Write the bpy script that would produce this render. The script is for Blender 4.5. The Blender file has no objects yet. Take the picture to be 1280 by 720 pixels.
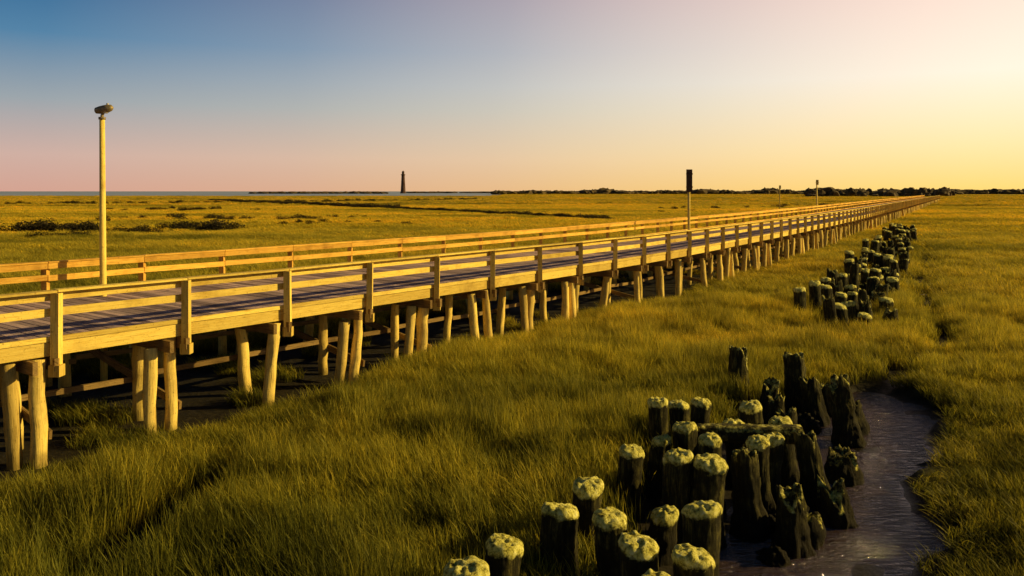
import bpy, math, random, bmesh
import numpy as np
from mathutils import Vector, Matrix, noise as mnoise
random.seed(7); rng=np.random.default_rng(11)
scene=bpy.context.scene
scene.view_settings.view_transform='Standard'
try: scene.view_settings.look='None'
except Exception: pass
scene.view_settings.exposure=0

def lin(c):
    out=[]
    for v in c[:3]:
        v=v/255.0
        out.append(v/12.92 if v<=0.04045 else ((v+0.055)/1.055)**2.4)
    return (*out,1.0)

# ---------------------------------------------------------------- camera
H=4.8
cd=bpy.data.cameras.new('camera'); cam=bpy.data.objects.new('camera',cd)
scene.collection.objects.link(cam); scene.camera=cam
cam.location=(0,0,H); cam.rotation_euler=(math.radians(90),0,math.radians(0))
cd.sensor_width=36; cd.lens=28.125; cd.shift_y=-0.0945; cd.clip_end=40000; cd.clip_start=0.1

# ---------------------------------------------------------------- sun + sky
SUN_AZ=math.radians(84); SUN_EL=math.radians(20)
S=Vector((math.sin(SUN_AZ)*math.cos(SUN_EL),math.cos(SUN_AZ)*math.cos(SUN_EL),math.sin(SUN_EL)))
sd=bpy.data.lights.new('sun','SUN'); sun=bpy.data.objects.new('sun',sd); scene.collection.objects.link(sun)
sd.energy=5.0; sd.angle=math.radians(0.6); sd.color=(1.0,0.76,0.28)
sun.rotation_euler=S.to_track_quat('Z','Y').to_euler(); sun.location=(40,10,30)

w=bpy.data.worlds.new('World'); scene.world=w; w.use_nodes=True
nt=w.node_tree; N=nt.nodes; L=nt.links; N.clear()
out=N.new('ShaderNodeOutputWorld'); bg=N.new('ShaderNodeBackground'); L.new(bg.outputs[0],out.inputs[0])
sky=N.new('ShaderNodeTexSky'); sky.sky_type='NISHITA'; sky.sun_disc=False
sky.sun_elevation=SUN_EL; sky.sun_rotation=SUN_AZ; sky.dust_density=2.0; sky.air_density=1.2
tc=N.new('ShaderNodeTexCoord'); nrm=N.new('ShaderNodeVectorMath'); nrm.operation='NORMALIZE'
L.new(tc.outputs['Generated'],nrm.inputs[0])
sep=N.new('ShaderNodeSeparateXYZ'); L.new(nrm.outputs[0],sep.inputs[0])
def ramp(stops,interp='EASE'):
    r=N.new('ShaderNodeValToRGB'); cr=r.color_ramp; cr.interpolation=interp
    while len(cr.elements)>1: cr.elements.remove(cr.elements[0])
    cr.elements[0].position=stops[0][0]; cr.elements[0].color=stops[0][1]
    for p,c in stops[1:]:
        e=cr.elements.new(p); e.color=c
    return r
zm=N.new('ShaderNodeMath'); zm.operation='MULTIPLY'; zm.inputs[1].default_value=2.0; zm.use_clamp=True
L.new(sep.outputs[2],zm.inputs[0])
cool=ramp([(0.0,lin((206,158,142))),(0.08,lin((200,168,158))),(0.2,lin((146,156,164))),(0.34,lin((66,120,158))),(0.46,lin((10,92,140))),(0.7,lin((14,54,96))),(1.0,lin((12,32,60)))],'LINEAR')
warm=ramp([(0.0,lin((255,214,116))),(0.10,lin((255,228,166))),(0.26,lin((255,240,218))),(0.46,lin((255,222,204))),(0.7,lin((190,150,135))),(1.0,lin((60,66,80)))],'LINEAR')
L.new(zm.outputs[0],cool.inputs[0]); L.new(zm.outputs[0],warm.inputs[0])
gaz=math.radians(48)
dt=N.new('ShaderNodeVectorMath'); dt.operation='DOT_PRODUCT'; dt.inputs[1].default_value=(math.sin(gaz),math.cos(gaz),0)
L.new(nrm.outputs[0],dt.inputs[0])
az=ramp([(0.0,(0,0,0,1)),(0.2,(0.02,0.02,0.02,1)),(0.45,(.16,.16,.16,1)),(0.65,(.38,.38,.38,1)),(0.82,(.70,.70,.70,1)),(0.95,(1,1,1,1))],'LINEAR')
L.new(dt.outputs['Value'],az.inputs[0])
mx=N.new('ShaderNodeMixRGB'); L.new(az.outputs[0],mx.inputs[0]); L.new(cool.outputs[0],mx.inputs[1]); L.new(warm.outputs[0],mx.inputs[2])
sk=N.new('ShaderNodeMixRGB'); sk.blend_type='MULTIPLY'; sk.inputs[0].default_value=1; sk.inputs[2].default_value=(.09,.085,.08,1); L.new(sky.outputs[0],sk.inputs[1])
fm=N.new('ShaderNodeMixRGB'); fm.inputs[0].default_value=0.94; L.new(sk.outputs[0],fm.inputs[1]); L.new(mx.outputs[0],fm.inputs[2])
L.new(fm.outputs[0],bg.inputs[0]); bg.inputs[1].default_value=1.12

# ---------------------------------------------------------------- material helper
class M:
    def __init__(s,name,rough=0.8):
        s.m=bpy.data.materials.new(name); s.m.use_nodes=True; s.t=s.m.node_tree; s.n=s.t.nodes; s.l=s.t.links
        s.b=s.n['Principled BSDF']; s.b.inputs['Roughness'].default_value=rough
        s.b.inputs['Specular IOR Level'].default_value=0.15
        s.out=s.n['Material Output']
    def new(s,t): return s.n.new(t)
    def noise(s,vec,scale,detail=6,rough=.6,dist=0):
        n=s.new('ShaderNodeTexNoise'); n.inputs['Scale'].default_value=scale; n.inputs['Detail'].default_value=detail
        n.inputs['Roughness'].default_value=rough; n.inputs['Distortion'].default_value=dist
        if vec is not None: s.l.new(vec,n.inputs['Vector'])
        return n.outputs['Fac']
    def mapv(s,vec,scale=(1,1,1)):
        n=s.new('ShaderNodeMapping'); n.inputs['Scale'].default_value=scale; s.l.new(vec,n.inputs['Vector']); return n.outputs[0]
    def ramp(s,fac,stops):
        r=s.new('ShaderNodeValToRGB'); cr=r.color_ramp
        while len(cr.elements)>1: cr.elements.remove(cr.elements[0])
        cr.elements[0].position=stops[0][0]; cr.elements[0].color=(*stops[0][1],1)
        for p,c in stops[1:]:
            e=cr.elements.new(p); e.color=(*c,1)
        s.l.new(fac,r.inputs[0]); return r.outputs[0]
    def mix(s,f,a,b,mode='MIX'):
        n=s.new('ShaderNodeMixRGB'); n.blend_type=mode
        for i,v in enumerate((f,a,b)):
            if isinstance(v,(int,float)): n.inputs[i].default_value=v
            elif isinstance(v,tuple): n.inputs[i].default_value=(*v[:3],1)
            else: s.l.new(v,n.inputs[i])
        return n.outputs[0]
    def math(s,op,a,b=0.0,clamp=False):
        n=s.new('ShaderNodeMath'); n.operation=op; n.use_clamp=clamp
        for i,v in enumerate((a,b)):
            if isinstance(v,(int,float)): n.inputs[i].default_value=v
            else: s.l.new(v,n.inputs[i])
        return n.outputs[0]
    def bump(s,h,strength=.5,dist=.02):
        n=s.new('ShaderNodeBump'); n.inputs['Strength'].default_value=strength; n.inputs['Distance'].default_value=dist
        s.l.new(h,n.inputs['Height']); s.l.new(n.outputs[0],s.b.inputs['Normal']); return n.outputs[0]
    def pos(s): return s.new('ShaderNodeNewGeometry').outputs['Position']
    def attr(s,name,o='Fac'):
        n=s.new('ShaderNodeAttribute'); n.attribute_name=name; return n.outputs[o]
    def color(s,c): s.l.new(c,s.b.inputs['Base Color'])
    def xyz(s,v):
        n=s.new('ShaderNodeSeparateXYZ'); s.l.new(v,n.inputs[0]); return n.outputs

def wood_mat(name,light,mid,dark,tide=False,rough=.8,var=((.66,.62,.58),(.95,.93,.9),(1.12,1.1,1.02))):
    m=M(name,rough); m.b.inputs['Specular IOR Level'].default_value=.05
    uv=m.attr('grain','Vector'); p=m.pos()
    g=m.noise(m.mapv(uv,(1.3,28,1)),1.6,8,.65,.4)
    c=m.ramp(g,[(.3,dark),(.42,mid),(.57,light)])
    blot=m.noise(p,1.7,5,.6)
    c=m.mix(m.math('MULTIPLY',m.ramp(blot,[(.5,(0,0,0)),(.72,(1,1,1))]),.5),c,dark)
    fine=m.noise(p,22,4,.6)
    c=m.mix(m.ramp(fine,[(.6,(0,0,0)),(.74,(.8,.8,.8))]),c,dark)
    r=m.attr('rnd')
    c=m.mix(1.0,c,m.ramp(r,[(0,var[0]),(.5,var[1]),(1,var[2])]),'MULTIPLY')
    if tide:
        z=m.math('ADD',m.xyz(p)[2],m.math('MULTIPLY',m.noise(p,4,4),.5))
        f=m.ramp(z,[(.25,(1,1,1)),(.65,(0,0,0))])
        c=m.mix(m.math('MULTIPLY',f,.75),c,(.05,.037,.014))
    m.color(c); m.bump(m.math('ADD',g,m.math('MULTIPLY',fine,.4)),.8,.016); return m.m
mat_rail=wood_mat('weathered_rail_wood',(.98,.74,.17),(.86,.60,.11),(.34,.18,.035))
mat_far=wood_mat('orange_rail_wood',(.98,.60,.11),(.82,.43,.06),(.30,.13,.025))
mat_deck=wood_mat('deck_plank_wood',(.62,.44,.38),(.44,.31,.28),(.15,.10,.085),rough=.98,var=((.42,.4,.42),(.85,.85,.86),(1.3,1.25,1.2)))
mat_pile=wood_mat('pile_wood',(.92,.69,.18),(.72,.50,.11),(.20,.12,.035),tide=True)
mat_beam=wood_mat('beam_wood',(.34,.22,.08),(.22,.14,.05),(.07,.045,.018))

# old piling
m=M('old_piling_wood',.9); p=m.pos()
st=m.noise(m.mapv(p,(14,14,1.6)),1.5,8,.7,.5)
side=m.ramp(st,[(.36,(.008,.006,.003)),(.5,(.05,.042,.011)),(.64,(.18,.15,.03))])
mo=m.noise(p,6,6,.7)
zz=m.xyz(p)[2]
up=m.math('ADD',zz,m.math('MULTIPLY',mo,.9))
side=m.mix(m.ramp(up,[(1.1,(0,0,0)),(1.75,(.7,.7,.7))]),side,(.34,.30,.045))
blot=m.noise(p,3.4,5,.65)
side=m.mix(m.ramp(blot,[(.42,(.9,.9,.9)),(.58,(0,0,0))]),side,(.022,.018,.006))
wet=m.ramp(m.math('ADD',zz,m.math('MULTIPLY',mo,.5)),[(.45,(1,1,1)),(.95,(0,0,0))])
side=m.mix(m.math('MULTIPLY',wet,.85),side,(.016,.012,.006))
lic=m.noise(p,13,7,.8)
topc=m.ramp(lic,[(.37,(.07,.05,.010)),(.44,(.44,.38,.06)),(.53,(.88,.78,.16)),(.66,(.98,.92,.40))])
cap=m.attr('cap')
tf=m.ramp(m.math('ADD',cap,m.math('MULTIPLY',m.math('SUBTRACT',mo,.5),1.6)),[(.40,(0,0,0)),(.66,(1,1,1))])
col=m.mix(tf,side,topc)
m.color(col); m.bump(m.math('ADD',st,m.math('MULTIPLY',lic,.8)),1.0,.04); mat_old=m.m

# ground
m=M('marsh_mud',.7); p=m.pos(); z=m.xyz(p)[2]
n1=m.noise(p,.5,4,.65); n2=m.noise(p,9,8,.7)
mud=m.ramp(n2,[(.3,(.010,.007,.003)),(.55,(.028,.021,.009)),(.75,(.08,.058,.022))])
thatch=m.ramp(m.noise(p,3,6,.75),[(.3,(.03,.026,.006)),(.55,(.10,.085,.018)),(.75,(.24,.19,.04))])
far=m.ramp(m.noise(m.mapv(p,(.5,1,1)),.03,8,.65),[(.35,(.20,.16,.016)),(.5,(.36,.28,.025)),(.68,(.46,.34,.036))])
f=m.ramp(m.math('ADD',z,m.math('MULTIPLY',n1,.12)),[(.18,(0,0,0)),(.28,(1,1,1))])
yy=m.xyz(p)[1]
ff=m.math('DIVIDE',m.math('SUBTRACT',yy,70),120,True)
c=m.mix(f,mud,m.mix(ff,thatch,far)); m.color(c)
rz=m.ramp(z,[(0.0,(.3,.3,.3)),(.09,(.92,.92,.92))]); m.l.new(rz,m.b.inputs['Roughness'])
m.bump(n2,.8,.06); mat_ground=m.m

# water
m=M('creek_water',.05); p=m.pos()
m.b.inputs['Base Color'].default_value=(.065,.038,.022,1); m.b.inputs['IOR'].default_value=2.0; m.b.inputs['Specular IOR Level'].default_value=1.0
wv=m.math('ADD',m.noise(m.mapv(p,(2.6,8,1)),1.5,5,.6,1.2),m.math('MULTIPLY',m.noise(p,.9,3,.5,.8),1.6))
m.bump(wv,1.0,.075); mat_water=m.m
m=M('bay_water',.5); p=m.pos()
m.b.inputs['Specular IOR Level'].default_value=.25
m.color(m.ramp(m.noise(m.mapv(p,(.2,1,1)),.01,5),[(.35,(.24,.30,.38)),(.65,(.40,.44,.50))])); mat_bay=m.m  # blue-grey reflection of the higher sky is put into the base colour

# grass
def grass_mat(name,base,mid,tip,dry,lo=(.42,.48,.5),near=False):
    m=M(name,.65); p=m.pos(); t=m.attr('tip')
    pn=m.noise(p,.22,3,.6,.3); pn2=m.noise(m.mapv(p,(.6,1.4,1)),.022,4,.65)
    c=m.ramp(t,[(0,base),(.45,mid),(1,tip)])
    fd=m.ramp(pn,[(.38,(0,0,0)),(.66,(1,1,1))])
    if near:
        q=m.xyz(p)
        side=m.math('DIVIDE',m.math('SUBTRACT',m.math('SUBTRACT',q[0],m.math('MULTIPLY',q[1],.52)),.3),2.5,True)
        outer=m.math('DIVIDE',m.math('SUBTRACT',q[1],13),55,True)
        gold=m.math('ADD',m.math('MULTIPLY',side,.4),m.math('MULTIPLY',outer,.8),True)
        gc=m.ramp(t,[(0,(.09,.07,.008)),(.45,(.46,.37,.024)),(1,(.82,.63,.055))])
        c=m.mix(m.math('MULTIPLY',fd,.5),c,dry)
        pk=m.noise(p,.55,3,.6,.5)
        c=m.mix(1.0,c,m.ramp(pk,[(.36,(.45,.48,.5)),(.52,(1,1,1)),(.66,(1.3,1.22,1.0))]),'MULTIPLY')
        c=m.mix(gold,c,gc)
    else: c=m.mix(m.math('MULTIPLY',fd,.6),c,dry)
    c=m.mix(1.0,c,m.ramp(pn2,[(.38,lo),(.5,(1,1,1)),(.62,(1.25,1.12,1.0))]),'MULTIPLY')
    r=m.attr('rnd')
    c=m.mix(1.0,c,m.ramp(r,[(0,(.4,.42,.4)),(.6,(1,1,1)),(1,(1.7,1.45,1.1))]),'MULTIPLY')
    m.color(c)
    tr=m.new('ShaderNodeBsdfTranslucent'); m.l.new(c,tr.inputs[0])
    ms=m.new('ShaderNodeMixShader'); ms.inputs[0].default_value=.4
    m.l.new(m.b.outputs[0],ms.inputs[1]); m.l.new(tr.outputs[0],ms.inputs[2]); m.l.new(ms.outputs[0],m.out.inputs[0])
    return m.m
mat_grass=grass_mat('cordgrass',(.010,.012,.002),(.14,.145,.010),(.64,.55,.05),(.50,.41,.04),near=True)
mat_farg=grass_mat('far_cordgrass',(.42,.33,.02),(.70,.54,.03),(.88,.67,.04),(.92,.62,.045),(.55,.6,.6))
mat_bush=grass_mat('shrub_leaves',(.014,.013,.005),(.04,.034,.010),(.08,.065,.02),(.05,.035,.012))
m=M('tree_foliage',.8); p=m.pos(); m.color(m.ramp(m.noise(p,.25,6,.7),[(.35,(.04,.028,.012)),(.65,(.17,.11,.035))])); mat_tree=m.m
m=M('dark_sign_paint',.6); p=m.pos(); m.color(m.ramp(m.noise(p,6),[(.3,(.04,.022,.012)),(.7,(.12,.065,.028))])); mat_sign=m.m
m=M('galvanised_metal',.5); p=m.pos(); m.b.inputs['Metallic'].default_value=.3; m.color(m.ramp(m.noise(p,12),[(.3,(.20,.15,.07)),(.7,(.38,.29,.14))])); mat_metal=m.m
m=M('lighthouse_brick',.9); p=m.pos(); m.color(m.ramp(m.noise(m.mapv(p,(.3,.3,.12)),1,5),[(.4,(.07,.035,.024)),(.65,(.14,.08,.055))])); mat_light=m.m
m=M('lamp_lens',.3); m.b.inputs['Base Color'].default_value=(.5,.45,.35,1); mat_lens=m.m

# ---------------------------------------------------------------- mesh builder
class B:
    def __init__(s): s.v=[];s.f=[];s.uv=[];s.r=[];s.mi=[]
    def beam(s,p0,p1,wd,ht,up=(0,0,1),mi=0,rnd=None):
        p0=Vector(p0);p1=Vector(p1);d=(p1-p0);ln=d.length;d.normalize();upv=Vector(up)
        sd=d.cross(upv).normalized(); u=sd.cross(d).normalized()
        i=len(s.v); r=random.random() if rnd is None else rnd; ou=random.random()*50; ov=random.random()*10
        for P,t in((p0,0),(p1,ln)):
            for a,b in((-1,-1),(1,-1),(1,1),(-1,1)):
                s.v.append(P+sd*a*wd/2+u*b*ht/2); s.uv.append((ou+t,ov+ (a+1)/2*wd+(b+1)/2*ht*1.37,0)); s.r.append(r)
        for q in((0,1,2,3),(7,6,5,4),(0,4,5,1),(1,5,6,2),(2,6,7,3),(3,7,4,0)):
            s.f.append(tuple(i+k for k in q)); s.mi.append(mi)
    def tube(s,pts,rad,seg=12,nz=0.0,mi=0,cap=True):
        i0=len(s.v); r=random.random(); ou=random.random()*50; sx=random.random()*40
        for k,(P,R) in enumerate(zip(pts,rad)):
            P=Vector(P)
            if k<len(pts)-1: d=(Vector(pts[k+1])-P).normalized()
            ref=Vector((1,0,0)) if abs(d.x)<.7 else Vector((0,1,0))
            a=d.cross(ref).normalized(); b=d.cross(a).normalized()
            for j in range(seg):
                th=2*math.pi*j/seg
                rr=R*(1+nz*mnoise.noise(Vector((math.cos(th)*1.5+sx,math.sin(th)*1.5,P.z*1.5))))
                s.v.append(P+(a*math.cos(th)+b*math.sin(th))*rr); s.uv.append((ou+P.z,th*R*1.5 if j<seg/2 else (2*math.pi-th)*R*1.5,0)); s.r.append(r)
        for k in range(len(pts)-1):
            for j in range(seg):
                a=i0+k*seg+j; b=i0+k*seg+(j+1)%seg
                s.f.append((a,b,b+seg,a+seg)); s.mi.append(mi)
        if cap:
            s.f.append(tuple(i0+j for j in range(seg))[::-1]); s.mi.append(mi)
            s.f.append(tuple(i0+(len(pts)-1)*seg+j for j in range(seg))); s.mi.append(mi)
    def obj(s,name,mats,parent=None,smooth=False,coll=None):
        me=bpy.data.meshes.new(name); me.from_pydata([tuple(v) for v in s.v],[],s.f)
        a=me.attributes.new('grain','FLOAT_VECTOR','POINT'); a.data.foreach_set('vector',np.array(s.uv,dtype=np.float32).ravel())
        a=me.attributes.new('rnd','FLOAT','POINT'); a.data.foreach_set('value',np.array(s.r,dtype=np.float32))
        for mt in mats: me.materials.append(mt)
        me.polygons.foreach_set('material_index',np.array(s.mi,dtype=np.int32))
        if smooth: me.polygons.foreach_set('use_smooth',np.ones(len(s.f),dtype=bool))
        me.update()
        o=bpy.data.objects.new(name,me); scene.collection.objects.link(o)
        if parent: o.parent=parent
        return o
def empty(name):
    e=bpy.data.objects.new(name,None); scene.collection.objects.link(e); return e

# ---------------------------------------------------------------- boardwalk path
def slope(y): return float(np.interp(y,[0,26,36,60,90,500],[.76,.76,.625,.60,.565,.565]))
W=6.1; SP=2.42
path=[(-7.95,13.9)]
ds=.11
def step(p,sg):
    k=slope(p[1]); n=math.hypot(1,k); return (p[0]+sg*k/n*ds,p[1]+sg*1/n*ds)
back=[];p=path[0]
NB=int(SP*6/ds)
for i in range(NB): p=step(p,-1); back.append(p)
NF=int(390/ds); p=path[0]; fwd=[]
for i in range(NF): p=step(p,1); fwd.append(p)
path=np.array(back[::-1]+path+fwd); S0=NB*ds; STOT=(len(path)-1)*ds
def P(s,o,z):
    t=min(max((s+S0)/ds,0),len(path)-1.001); i=int(t); f=t-i
    a=path[i];b=path[i+1]; d=(b-a)/ds; q=a+(b-a)*f
    extra=(s+S0)-min(max(s+S0,0),STOT)
    return Vector((q[0]+d[0]*extra-d[1]*o, q[1]+d[1]*extra+d[0]*o, z))
nb=int((STOT-S0)/SP)
stations=[i*SP for i in range(-5,nb)]
bw=empty('wooden_boardwalk')
rail=B(); frail=B(); deck=B(); piles=B(); under=B()
j=lambda a: random.uniform(-a,a)
for s in stations:
    near=s<110
    a=s;b=s+SP
    for (bb,o,po,sg) in((rail,.03,-.075,1),(frail,W-.03,W+.075,-1)):
        lean=j(.03)
        bb.beam(P(a,po,1.68),P(a+lean,po+j(.02),3.05+j(.01)-.01),.14,.14,up=(1,0,0),rnd=random.uniform(.1,.7))
        bb.beam(P(a,po-sg*.012,1.60),P(a,po-sg*.012,1.80),.19,.19,up=(1,0,0),rnd=.0)
        g=.008
        bb.beam(P(a+g,o-sg*.06,3.071+j(.008)),P(b-g,o-sg*.06,3.071+j(.008)),.21,.038)
        bb.beam(P(a+g,o,2.975+j(.006)),P(b-g,o,2.975+j(.006)),.045,.14)
        bb.beam(P(a+g,o,2.69+j(.015)),P(b-g,o,2.69+j(.015)),.045,.14)
        bb.beam(P(a+g,o-sg*.022,2.238+j(.004)),P(b-g,o-sg*.022,2.238+j(.004)),.06,.085)
        bb.beam(P(a+g,o,2.065),P(b-g,o,2.065),.055,.235,rnd=random.uniform(0,.8))
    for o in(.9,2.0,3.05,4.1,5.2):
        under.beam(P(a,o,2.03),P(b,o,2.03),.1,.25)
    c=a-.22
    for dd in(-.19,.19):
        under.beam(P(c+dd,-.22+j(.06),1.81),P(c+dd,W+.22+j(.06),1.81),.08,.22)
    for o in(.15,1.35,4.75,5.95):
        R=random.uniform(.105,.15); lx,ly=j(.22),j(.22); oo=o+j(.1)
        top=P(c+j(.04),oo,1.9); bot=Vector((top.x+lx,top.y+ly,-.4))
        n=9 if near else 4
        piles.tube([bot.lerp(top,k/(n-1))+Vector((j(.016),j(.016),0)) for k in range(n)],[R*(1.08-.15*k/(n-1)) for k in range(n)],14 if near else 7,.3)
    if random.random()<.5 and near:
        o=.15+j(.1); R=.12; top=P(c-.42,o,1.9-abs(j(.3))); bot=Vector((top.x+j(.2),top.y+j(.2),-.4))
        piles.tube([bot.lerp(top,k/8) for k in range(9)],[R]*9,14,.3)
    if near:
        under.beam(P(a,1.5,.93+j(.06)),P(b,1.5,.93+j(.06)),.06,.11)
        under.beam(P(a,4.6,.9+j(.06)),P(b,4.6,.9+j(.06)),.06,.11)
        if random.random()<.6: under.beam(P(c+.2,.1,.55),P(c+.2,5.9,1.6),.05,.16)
s=stations[0]
while s<stations[-1]+SP:
    deck.beam(P(s,.065+j(.004),2.172+j(.007)),P(s+j(.006),W-.065,2.172+j(.007)),.15,.04); s+=.172
rail.obj('near_railing',[mat_rail],bw); frail.obj('far_railing',[mat_far],bw); deck.obj('deck_planks',[mat_deck],bw)
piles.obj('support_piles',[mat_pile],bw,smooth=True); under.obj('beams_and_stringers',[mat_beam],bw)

# ---------------------------------------------------------------- terrain functions
def vn(x,y,seed=0.0):
    xi=np.floor(x);yi=np.floor(y);fx=x-xi;fy=y-yi;fx=fx*fx*(3-2*fx);fy=fy*fy*(3-2*fy)
    def h(a,b):
        q=np.sin(a*127.1+b*311.7+seed*74.7)*43758.5453; return q-np.floor(q)
    return (h(xi,yi)*(1-fx)+h(xi+1,yi)*fx)*(1-fy)+(h(xi,yi+1)*(1-fx)+h(xi+1,yi+1)*fx)*fy
def fbm(x,y,seed=0):
    return .5*vn(x,y,seed)+.3*vn(x*2.1,y*2.1,seed+1)+.2*vn(x*4.3,y*4.3,seed+2)
def sst(a,b,x):
    t=np.clip((x-a)/(b-a),0,1); return t*t*(3-2*t)
def polyd(x,y,pts):
    d=np.full(x.shape,1e9)
    for (x0,y0,w0),(x1,y1,w1) in zip(pts[:-1],pts[1:]):
        dx,dy=x1-x0,y1-y0; t=np.clip(((x-x0)*dx+(y-y0)*dy)/(dx*dx+dy*dy),0,1)
        d=np.minimum(d,np.hypot(x-x0-t*dx,y-y0-t*dy)-(w0+t*(w1-w0)))
    return d
CH=[(1.8,2,1.05),(3.3,7,1.1),(4.1,10,1.1),(4.95,12,1.15),(6.4,15,1.35),(7.75,17.1,1.5),(8.3,18.0,1.0)]
CH2=[(8.2,17.9,.6),(9.9,20.5,.4),(11.8,22.3,.3),(13.6,25,.35),(15.8,30,.4),(20.6,40,.4),(25.2,48,.5),(41.6,82,.6)]
OP=[(-.2,5,.6),(1.0,8,.6),(2.6,11.5,.7),(3.8,13.5,.8),(6.0,17.5,.7),(6.8,18.5,.3)]
OP2=[(10.6,25.8,.7),(18.3,40,.7),(39,80,.9)]
CREEKS=[[(-44,92,1.4),(-60,96,2),(-36,84,1.5),(-30,90,.8)],[(-60,120,1.2),(-28,130,1.5),(-10,112,.8)],[(15,126,1.5),(-33,209,2),(-137,370,4)],[(-200,260,2),(-100,300,3),(-20,420,3)]]
cpts=[tuple(P(s,W/2-.6*(s<4),0)[:2])+((W/2+.8) if s<3 else (W/2+.4 if s<8 else W/2-.2),) for s in np.linspace(-14,60,26)]
def height(x,y):
    pl=.24+.12*(fbm(x*.12,y*.12,3)-.5)+.10*(fbm(x*.9,y*.9,5)-.5)
    nse=(fbm(x*.7,y*.7,9)-.5)
    ns2=(fbm(x*1.6,y*1.1,14)-.5)
    c=polyd(x,y,CH)+nse*1.5
    c2=polyd(x,y,CH2)+nse*1.2
    h=pl
    o=np.minimum(polyd(x,y,OP),polyd(x,y,OP2))+nse*1.2
    h=h+(.05+.1*nse-h)*(1-sst(-.2,.5,o))
    b=polyd(x,y,cpts)+nse*1.8
    h=h+(np.minimum(h,.10+.12*nse)-h)*(1-sst(-.4,.5,b))
    e=np.hypot((x+4.7)/.75,(y-10.7)/2.2)-1+nse*1.3
    h=h+(.05-h)*(1-sst(-.3,.3,e))
    h=h+(.04+.06*nse-h)*(1-sst(-.3,.4,c2))
    h=h+(-.085+.38*ns2-h)*(1-sst(-.4,.45,c))
    for k in CREEKS:
        q=polyd(x,y,k)+nse*2; h=h+(-.1-h)*(1-sst(-.5,.5,q))
    shore=700+140*(fbm(x*.004,x*0+2,4)-.5)+np.clip(x+20,0,1e9)*30
    h=h-3*sst(0,60,y-shore)
    return h
cx,cy,A=5,16,12.0
dtt=.0235
n=int(math.asinh(6500/A)/dtt); tt=np.arange(-n,n+1)*dtt
gx=cx+A*np.sinh(tt)
nb2=int(math.asinh(400/A)/dtt); ty=np.arange(-nb2,n+1)*dtt; gy=cy+A*np.sinh(ty)
X,Y=np.meshgrid(gx,gy); Z=height(X,Y)
nx,ny=len(gx),len(gy)
me=bpy.data.meshes.new('marsh_ground'); me.vertices.add(nx*ny)
me.vertices.foreach_set('co',np.stack([X,Y,Z],-1).astype(np.float32).ravel())
ii=(np.arange(ny-1)[:,None]*nx+np.arange(nx-1)[None,:]).ravel()
q=np.stack([ii,ii+1,ii+nx+1,ii+nx],-1).astype(np.int32)
me.loops.add(q.size); me.loops.foreach_set('vertex_index',q.ravel())
me.polygons.add(len(q)); me.polygons.foreach_set('loop_start',(np.arange(len(q))*4).astype(np.int32))
me.polygons.foreach_set('use_smooth',np.ones(len(q),dtype=bool))
me.update(calc_edges=True); me.validate(); me.materials.append(mat_ground)
g=bpy.data.objects.new('marsh_ground',me); scene.collection.objects.link(g)
for nm,y0,y1,mt in(('creek_water',-800,500,mat_water),('bay_water',500,30000,mat_bay)):
    bb=B(); bb.v=[(-20000,y0,0),(20000,y0,0),(20000,y1,0),(-20000,y1,0)]; bb.f=[(0,1,2,3)]; bb.uv=[(0,0,0)]*4; bb.r=[0]*4; bb.mi=[0]
    bb.obj(nm,[mt])

# ---------------------------------------------------------------- grass tiles
def tuft(name,mat,nbl,rad,hmin,hmax,wd,lean,coll,seed):
    r=random.Random(seed); V=[];F=[];T=[];R=[]
    for k in range(nbl):
        a=r.uniform(0,6.283); d=rad*math.sqrt(r.random()); x,y=d*math.cos(a),d*math.sin(a)
        h=r.uniform(hmin,hmax)*(1-.25*(d/rad)**2); fa=r.uniform(0,6.283); wv=wd*r.uniform(.6,1.3)
        dx,dy=math.cos(fa)*wv,math.sin(fa)*wv
        la=r.uniform(0,6.283); lm=lean*r.uniform(.1,1)*h
        lx,ly=math.cos(la)*lm-.10*h,math.sin(la)*lm
        i=len(V); rv=r.random()
        for t in(0,.4,.75):
            ww=(1-.45*t); ox,oy=lx*t**1.8,ly*t**1.8
            V+= [(x+ox-dx*ww,y+oy-dy*ww,h*t*(1-.05*t)),(x+ox+dx*ww,y+oy+dy*ww,h*t*(1-.05*t))]; T+=[t,t]; R+=[rv,rv]
        V.append((x+lx,y+ly,h*.93)); T.append(1); R.append(rv)
        F+=[(i,i+1,i+3,i+2),(i+2,i+3,i+5,i+4),(i+4,i+5,i+6)]
    me=bpy.data.meshes.new(name); me.from_pydata(V,[],F)
    a=me.attributes.new('tip','FLOAT','POINT'); a.data.foreach_set('value',np.array(T,dtype=np.float32))
    a=me.attributes.new('rnd','FLOAT','POINT'); a.data.foreach_set('value',np.array(R,dtype=np.float32))
    me.materials.append(mat); o=bpy.data.objects.new(name,me); coll.objects.link(o)
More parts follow.
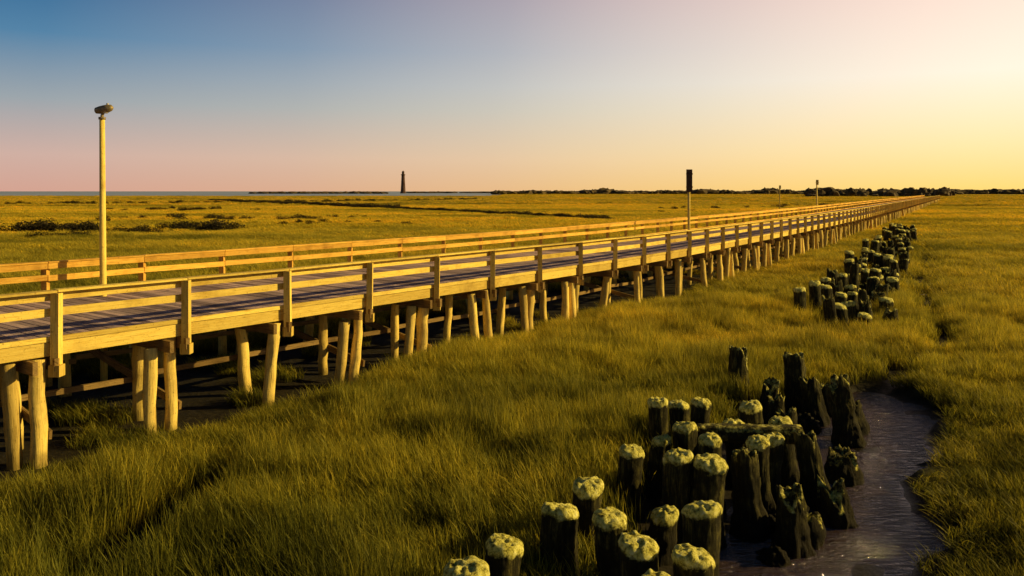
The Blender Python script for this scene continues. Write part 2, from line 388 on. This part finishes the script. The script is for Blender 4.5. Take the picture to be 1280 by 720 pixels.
def bushmesh(name,mat,coll,seed):
    r=random.Random(seed); V=[];F=[];T=[];R=[]
    lobes=[(r.uniform(-.5,.5),r.uniform(-.5,.5),r.uniform(.2,.6),r.uniform(.25,.5)) for _ in range(7)]
    for k in range(700):
        lx,ly,lz,lr=r.choice(lobes); v=Vector((r.gauss(0,1),r.gauss(0,1),r.gauss(0,1))).normalized()*lr*r.uniform(.6,1.05)
        c=Vector((lx,ly,lz))+v; c.z=max(c.z,.02)
        a=Vector((r.gauss(0,1),r.gauss(0,1),r.gauss(0,1))).normalized(); b=a.cross(Vector((r.gauss(0,1),r.gauss(0,1),r.gauss(0,1)))).normalized()
        i=len(V); V+=[c-a*.06,c+b*.035,c+a*.06,c-b*.035]; F.append((i,i+1,i+2,i+3)); T+=[min(1,c.z)]*4; R+=[r.random()]*4
    me=bpy.data.meshes.new(name); me.from_pydata([tuple(v) for v in V],[],F)
    a=me.attributes.new('tip','FLOAT','POINT'); a.data.foreach_set('value',np.array(T,dtype=np.float32))
    a=me.attributes.new('rnd','FLOAT','POINT'); a.data.foreach_set('value',np.array(R,dtype=np.float32))
    me.materials.append(mat); o=bpy.data.objects.new(name,me); coll.objects.link(o)
cn=bpy.data.collections.new('grass_tufts'); cf=bpy.data.collections.new('far_grass_tufts'); cb=bpy.data.collections.new('shrub_clumps')
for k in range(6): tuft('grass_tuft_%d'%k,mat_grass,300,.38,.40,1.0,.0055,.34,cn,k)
for k in range(5): tuft('far_tuft_%d'%k,mat_farg,360,.5,.4,1.0,.009,.35,cf,20+k)
for k in range(4): bushmesh('shrub_%d'%k,mat_bush,cb,40+k)

def scatter(name,pts,rot,scl,idx,coll):
    me=bpy.data.meshes.new(name); me.vertices.add(len(pts)); me.vertices.foreach_set('co',pts.astype(np.float32).ravel())
    a=me.attributes.new('rot','FLOAT_VECTOR','POINT'); a.data.foreach_set('vector',rot.astype(np.float32).ravel())
    a=me.attributes.new('scl','FLOAT_VECTOR','POINT'); a.data.foreach_set('vector',scl.astype(np.float32).ravel())
    a=me.attributes.new('idx','INT','POINT'); a.data.foreach_set('value',idx.astype(np.int32))
    o=bpy.data.objects.new(name,me); scene.collection.objects.link(o)
    t=bpy.data.node_groups.new(name+'_nodes','GeometryNodeTree')
    t.interface.new_socket('Geometry',in_out='INPUT',socket_type='NodeSocketGeometry')
    t.interface.new_socket('Geometry',in_out='OUTPUT',socket_type='NodeSocketGeometry')
    gi=t.nodes.new('NodeGroupInput'); go=t.nodes.new('NodeGroupOutput')
    ip=t.nodes.new('GeometryNodeInstanceOnPoints'); ci=t.nodes.new('GeometryNodeCollectionInfo')
    ci.inputs['Collection'].default_value=coll; ci.inputs['Separate Children'].default_value=True; ci.inputs['Reset Children'].default_value=True
    def na(nm,ty):
        k=t.nodes.new('GeometryNodeInputNamedAttribute'); k.data_type=ty; k.inputs['Name'].default_value=nm; return k.outputs['Attribute']
    t.links.new(gi.outputs[0],ip.inputs['Points']); t.links.new(ci.outputs[0],ip.inputs['Instance'])
    ip.inputs['Pick Instance'].default_value=True
    t.links.new(na('idx','INT'),ip.inputs['Instance Index']); t.links.new(na('rot','FLOAT_VECTOR'),ip.inputs['Rotation']); t.links.new(na('scl','FLOAT_VECTOR'),ip.inputs['Scale'])
    t.links.new(ip.outputs[0],go.inputs[0])
    md=o.modifiers.new('scatter','NODES'); md.node_group=t
    return o
def zone(r0,r1,sp,half=43):
    m_=int(r1*2/sp); xs=(np.arange(m_)-m_/2)*sp; ys=np.arange(int(r1/sp)+1)*sp-4
    X,Y=np.meshgrid(xs,ys); X=X.ravel()+rng.uniform(-.5,.5,X.size)*sp; Y=Y.ravel()+rng.uniform(-.5,.5,Y.size)*sp
    r=np.hypot(X,Y); azm=np.abs(np.degrees(np.arctan2(X,Y+4)))
    k=(r>=r0)&(r<r1)&(azm<half); return X[k],Y[k]
def mk(x,y,sxy,hz,ncol,tilt=.38):
    z=height(x,y); edge=polyd(x,y,CH); k=(z>.11+.06*rng.random(len(x)))&(edge>.3*rng.random(len(x))); x,y,z,edge=x[k],y[k],z[k],edge[k]; n=len(x)
    patch=fbm(x*.35,y*.35,21)*.6+fbm(x*1.1,y*1.1,25)*.4; hgt=hz*(.1+1.6*patch)*rng.uniform(.8,1.2,n)
    hgt*=.45+.55*sst(0,2.2,edge)
    hgt*=.55+.45*sst(-.2,2.2,polyd(x,y,cpts))
    s=sxy*rng.uniform(.85,1.2,n)
    tx=(fbm(x*.45,y*.45,31)-.5)*2*tilt+rng.uniform(-.1,.1,n); ty=(fbm(x*.45,y*.45,37)-.5)*2*tilt+rng.uniform(-.1,.1,n)
    return np.stack([x,y,z-.04],-1),np.stack([tx,ty,rng.uniform(-.8,.8,n)],-1),np.stack([s,s,hgt],-1),rng.integers(0,ncol,n)
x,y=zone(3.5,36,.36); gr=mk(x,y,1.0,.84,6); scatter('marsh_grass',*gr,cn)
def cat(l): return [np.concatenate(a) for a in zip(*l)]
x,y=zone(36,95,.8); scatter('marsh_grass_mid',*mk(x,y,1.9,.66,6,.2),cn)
x,y=zone(66,260,2.0,40); a=mk(x,y,3.4,.55,5,.02)
x,y=zone(260,1150,7.5,38); b=mk(x,y,11,.6,5,.01)
scatter('distant_marsh_grass',*cat([a,b]),cf)
sp=[]
def shr(line,n,sc,wd):
    for k in range(n):
        t=random.random()*(len(line)-1); i=int(t); f=t-i
        sp.append((line[i][0]+(line[i+1][0]-line[i][0])*f+random.gauss(0,wd),line[i][1]+(line[i+1][1]-line[i][1])*f+random.gauss(0,wd),sc*random.uniform(.5,1.4)))
shr([(-53,88),(-46,86)],26,1.3,1.4); shr([(-45,86),(-38,84)],12,.9,1.8); shr([(-40,94),(-33,88)],20,1.2,1.2); shr([(-46,76),(-40,77)],10,.7,1)
shr([(-62,125),(-28,130)],26,.9,4); shr([(15,126),(-33,209)],400,.9,.7); shr([(-33,209),(-137,370)],520,1.2,1.6); shr([(-200,250),(-100,300),(-20,420)],160,1.2,5)
shr([(-30,110),(-14,108)],14,.6,2.5); shr([(-90,190),(-60,180)],20,1.0,3); shr([(40,200),(120,260)],30,.9,4); shr([(-30,150),(60,170)],30,.5,8); shr([(-20,70),(-6,75)],8,.35,2)
sp=np.array(sp); n=len(sp); zz=np.maximum(height(sp[:,0],sp[:,1]),0.0)
scatter('marsh_shrubs',np.stack([sp[:,0],sp[:,1],zz],-1),np.stack([np.zeros(n),np.zeros(n),rng.uniform(0,6.28,n)],-1),np.stack([sp[:,2]*1.5,sp[:,2]*1.5,sp[:,2]],-1),rng.integers(0,4,n),cb)

# ---------------------------------------------------------------- old pilings
def setcap(me,C):
    a=me.attributes.new('cap','FLOAT','POINT'); a.data.foreach_set('value',np.array(C,dtype=np.float32))
def piling(x,y,zt,r,rag=0.0,lean=(0,0),seed=0,seg=36,rings=34,name='old_wooden_piling'):
    V=[];F=[];C=[]; sv=Vector((seed*3.7,seed*1.3,seed*2.1)); zb=-.35
    tops=[]
    tl=Vector((random.uniform(-.4,.4),random.uniform(-.4,.4)))
    for jx in range(seg):
        th=2*math.pi*jx/seg; c,s=math.cos(th),math.sin(th)
        tp=zt-.03*(1+mnoise.noise(sv+Vector((c*2,s*2,0))))+(tl.x*c+tl.y*s)*r*.4
        if rag: tp-=rag*max(0,.2+mnoise.noise(sv+Vector((c*1.3,s*1.3,5)))*1.1)+.08*mnoise.noise(sv+Vector((c*5,s*5,1)))
        tops.append(tp)
    def off(z):
        k=(z-zb)/(zt-zb); return lean[0]*(k-1),lean[1]*(k-1)
    kr=1.0 if rag else .5
    for i in range(rings):
        t=(i/(rings-1))**.85
        for jx in range(seg):
            th=2*math.pi*jx/seg; c,s=math.cos(th),math.sin(th); z=zb+(tops[jx]-zb)*t
            R=r*(1+.14*mnoise.noise(sv+Vector((c*1.1,s*1.1,z*1.3)))+kr*.16*mnoise.noise(sv+Vector((c*4,s*4,z*1.0)))+kr*.12*mnoise.noise(sv+Vector((c*6,s*6,z*6)))+.05*mnoise.noise(sv+Vector((c*12,s*12,z*16))))
            if rag: R*=1.0-.10*t+.45*max(0,mnoise.noise(sv+Vector((c*2,s*2,z*3))))*(1-t*.6)
            else:
                dz=(tops[jx]-z); R*=1+.07*math.exp(-((dz-.06)/.05)**2)
                if dz<.02: R*=.94
            R+= .07*max(0,1-z/.45)*(1+mnoise.noise(sv+Vector((c*3,s*3,z*6))))
            ox,oy=off(z); V.append((x+ox+c*R,y+oy+s*R,z))
            C.append((1.0 if not rag else .45)*max(0,1-(tops[jx]-z)/.17))
    for i in range(rings-1):
        for jx in range(seg):
            a=i*seg+jx;b=i*seg+(jx+1)%seg; F.append((a,b,b+seg,a+seg))
    base=(rings-1)*seg; prev=base
    mt=sum(tops)/seg
    for kk,fr in enumerate((.85,.68,.5,.32,.14)):
        st=len(V)
        for jx in range(seg):
            th=2*math.pi*jx/seg;c,s=math.cos(th),math.sin(th)
            bx,by,bz=V[base+jx]; cxx,cyy=x+off(zt)[0],y+off(zt)[1]
            nzv=mnoise.noise(sv+Vector((c*fr*3,s*fr*3,9)))
            zc=bz*fr+mt*(1-fr)+.035*(1-fr*.6)+.045*nzv - (.22*rag*(1-fr))
            V.append((cxx+(bx-cxx)*fr,cyy+(by-cyy)*fr,zc)); C.append(1.05 if not rag else .45)
        for jx in range(seg):
            a=prev+jx;b=prev+(jx+1)%seg;c2=st+(jx+1)%seg;d2=st+jx; F.append((a,b,c2,d2))
        prev=st
    F.append(tuple(prev+jx for jx in range(seg)))
    me=bpy.data.meshes.new(name); me.from_pydata(V,[],F); setcap(me,C); me.polygons.foreach_set('use_smooth',np.ones(len(F),dtype=bool)); me.materials.append(mat_old)
    o=bpy.data.objects.new(name,me); scene.collection.objects.link(o); return o
LST=[(-.47,7.9,1.1,.2),(-.07,8.56,1.1,.2),(.57,9.5,1.2,.21),(.96,10.05,1.2,.17),(1.12,9.2,1.2,.18),(1.29,8.2,1.2,.18),(1.41,7.6,1.18,.19),(1.8,8.0,1.2,.185),(2.17,9.1,1.2,.205),
(1.75,11.7,1.2,.185),(2.44,13.4,1.26,.175),(2.72,12.6,1.2,.19),(2.27,10.9,1.2,.18),(2.68,10.8,1.2,.205),(3.0,12.1,1.2,.17),(2.95,14.2,1.22,.15),(3.3,13.9,1.2,.155),(3.98,13.4,1.2,.175),
(4.39,13.1,1.2,.19),(3.62,11.8,1.2,.16),(3.6,13.0,1.1,.17),(2.35,12.5,1.1,.15),(2.0,10.4,.7,.15),(4.0,12.3,1.15,.17)]
k=0
for x,y,z,r in LST:
    k+=1; piling(x,y,z+random.uniform(-.16,.07),r*random.uniform(.95,1.12),0,(j(.2),j(.18)),k)
piling(3.25,11.2,1.2,.2,.25,(-.12,0),51)
for x,y,z,r,rg,ln in((4.45,12.2,1.15,.18,.4,(-.3,0)),(5.1,18,1.32,.22,.5,(0,0)),(6.1,17.4,1.3,.22,.5,(-.15,0)),(6.15,16.6,.95,.2,.5,(-.2,0)),(6.15,15.2,1.35,.22,.55,(-.32,0)),(6.75,17.2,.7,.17,.4,(0,0)),(6.75,16.0,.7,.2,.4,(-.2,0)),(5.5,13.3,.5,.24,.3,(0,0)),(5.5,17.0,.8,.2,.4,(0,0)),(4.6,11.6,.65,.2,.4,(-.2,0)),(4.05,11.0,.5,.2,.4,(0,0)),(5.35,16.2,.7,.18,.4,(.1,0)),(3.7,10.7,.9,.18,.3,(-.1,0)),(4.9,14.4,.9,.19,.4,(-.1,0))):
    k+=1; piling(x,y,z,r,rg,ln,k+30)
lg=B(); lg.tube([Vector((2.95,12.75,.93)).lerp(Vector((4.55,12.55,.96)),t/14)+Vector((0,0,j(.012))) for t in range(15)],[.14]*15,20,.5); lo=lg.obj('old_pier_cap_log',[mat_old],smooth=True)
setcap(lo.data,[.45 if v.co.z>1.0 else 0 for v in lo.data.vertices])
yy=25.4
while yy<84:
    xc=10.9+(yy-26)*.522
    for o in(-1.35,-.85,-.3,.3,.9):
        if random.random()<.8:
            rg=random.random()<.45
            k+=1; piling(xc+o*.87+j(.24),yy-o*.5+j(.5),random.uniform(.8,1.55),random.uniform(.18,.27),random.uniform(.25,.5) if rg else 0,(j(.3),j(.2)),k+60,18,14)
    yy+=1.35 if yy<46 else 2.3
def clump(x,y,r,hh,seed):
    bm=bmesh.new(); bmesh.ops.create_icosphere(bm,subdivisions=4,radius=1)
    sv=Vector((seed*2.3,seed,0))
    for v in bm.verts:
        n_=v.co.normalized(); d=1+.45*mnoise.noise(n_*1.6+sv)+.3*mnoise.noise(n_*4+sv)+.14*mnoise.noise(n_*10+sv)
        v.co=Vector((n_.x*r*d,n_.y*r*d,n_.z*hh*d))
    me=bpy.data.meshes.new('oyster_clump'); bm.to_mesh(me); bm.free(); me.polygons.foreach_set('use_smooth',np.ones(len(me.polygons),dtype=bool)); me.materials.append(mat_old)
    setcap(me,[0]*len(me.vertices))
    o=bpy.data.objects.new('oyster_clump',me); o.location=(x,y,float(height(np.array([x]),np.array([y]))[0])*.5+.02); scene.collection.objects.link(o)
for i,(x,y,r,hh) in enumerate([(4.4,13.2,.28,.22),(3.8,11.3,.24,.2),(4.9,14.6,.3,.25),(5.9,16.1,.28,.25),(3.0,9.4,.22,.2),(2.6,8.8,.2,.2),(6.7,17.8,.2,.18),(4.2,12.1,.25,.22),(3.4,10.4,.2,.2)]): clump(x,y,r,hh,i)

# ---------------------------------------------------------------- lamp, sign, markers, lighthouse, treeline
e=empty('street_lamp'); b1=B()
lx,ly=-10.15,19.85
b1.tube([(lx+.03,ly,0-.3),(lx,ly,3),(lx-.02,ly,6.62)],[.085,.078,.062],16,.05); b1.obj('pole',[mat_rail],e,True)
b2=B(); b2.tube([(lx-.02,ly,6.5),(lx-.02,ly,6.68),(lx+.03,ly,6.80),(lx+.12,ly-.03,6.84)],[.04,.04,.038,.035],10); b2.tube([(lx-.02,ly,6.58),(lx-.02,ly,6.64)],[.085,.085],14); b2.obj('bracket_arm',[mat_metal],e,True)
b3=B(); b3.tube([(lx-.20,ly,6.80),(lx-.17,ly,6.80),(lx-.05,ly-.01,6.815),(lx+.10,ly-.03,6.84),(lx+.22,ly-.04,6.865),(lx+.27,ly-.045,6.87)],[.03,.075,.10,.105,.08,.03],16); b3.obj('lamp_head',[mat_metal],e,True)
b4=B(); b4.tube([(lx+.08,ly-.03,6.77),(lx+.08,ly-.03,6.73)],[.075,.05],14); b4.tube([(lx+.13,ly-.03,6.93),(lx+.13,ly-.03,6.98)],[.03,.03],10); b4.obj('lens',[mat_lens],e,True)
e=empty('sign_post'); sx,sy=10.15,45.9
b1=B(); b1.tube([(sx,sy,-.3),(sx,sy,6.0)],[.085,.075],12,.05); b1.obj('pole',[mat_pile],e,True)
b1=B(); b1.beam((sx,sy-.1,4.75),(sx,sy-.1,6.05),.34,.05,up=(0,1,0)); b1.beam((sx,sy-.14,5.0),(sx,sy-.14,5.08),.38,.03,up=(0,1,0)); b1.beam((sx,sy-.14,5.75),(sx,sy-.14,5.83),.38,.03,up=(0,1,0)); b1.obj('sign_board',[mat_sign],e)
for (sx,sy,hh) in((36.2,95,6.1),(43.5,130,5.7)):
    e=empty('channel_marker'); b1=B(); b1.tube([(sx,sy,-.3),(sx,sy,hh)],[.09,.07],10,.05); b1.obj('post',[mat_pile],e,True)
    b1=B(); b1.beam((sx,sy-.13,hh-.55),(sx,sy-.13,hh+.05),.3,.05,up=(0,1,0)); b1.beam((sx-.2,sy-.16,hh-.25),(sx+.2,sy-.16,hh-.25),.03,.06); b1.obj('board',[mat_rail],e)
e=empty('lighthouse'); lx,ly=-245,1800
b1=B(); zs=[-2,2,2.01,10,20,30,38,41]; b1.tube([(lx,ly,z) for z in zs],[6.8,6.8,5.6,5.2,4.6,4.1,3.8,3.8],28); b1.obj('tower',[mat_light],e,True)
b1=B(); b1.tube([(lx,ly,z) for z in(41,42,42.01,43)],[5.0,5.2,4.6,4.6],28); b1.tube([(lx,ly,z) for z in(43,48)],[2.8,2.8],20); b1.tube([(lx,ly,z) for z in(48,48.6,50.5,51.5)],[3.4,3.0,.8,.3],20); b1.obj('lantern_room',[mat_sign],e)
b1=B()
for z in(10,20,30): b1.beam((lx,ly-5.6+.045*z,z),(lx,ly-5.6+.045*z,z+2),1.0,.5,up=(0,1,0))
b1.obj('windows',[mat_sign],e)
def trees(name,items):
    V=[];F=[]
    bm=bmesh.new(); bmesh.ops.create_icosphere(bm,subdivisions=2,radius=1); base=[v.co.copy() for v in bm.verts]; fs=[tuple(v.index for v in f.verts) for f in bm.faces]; bm.free()
    for x,y,r,hh in items:
        i=len(V); sv=Vector((x*.1,y*.1,0))
        for c in base:
            d=1+.7*mnoise.noise(c*2.2+sv)
            V.append((x+c.x*r*d,y+c.y*r*d,hh*.45+c.z*hh*.6*d))
        F+=[tuple(i+q_ for q_ in f) for f in fs]
    me=bpy.data.meshes.new(name); me.from_pydata(V,[],F); me.materials.append(mat_tree)
    o=bpy.data.objects.new(name,me); scene.collection.objects.link(o)
it=[]
for q_ in range(620):
    u=random.uniform(-.02,.56); yv=random.uniform(1150,1500)
    hmul=.6+.8*abs(mnoise.noise(Vector((u*14,3,0))))*1.6
    it.append((u*yv,yv,random.uniform(4,11),random.uniform(3.5,6)*hmul*1.4))
for q_ in range(170):
    u=random.uniform(.37,.55); yv=random.uniform(620,900); it.append((u*yv,yv,random.uniform(2.5,6),random.uniform(2.5,7.5)))
for q_ in range(360):
    u=random.uniform(.5,.95); yv=random.uniform(1200,1700); it.append((u*yv,yv,random.uniform(5,14),random.uniform(3.5,8)))
trees('distant_treeline',it)
it=[]
for q_ in range(190):
    u=random.uniform(-.325,-.16); yv=random.uniform(1500,1650); it.append((u*yv,yv,random.uniform(5,10),random.uniform(2,4.2)))
for q_ in range(60):
    u=random.uniform(-.13,0); yv=random.uniform(2000,2200); it.append((u*yv,yv,random.uniform(8,16),random.uniform(2,4)))
trees('island_treeline',it)
print('done')
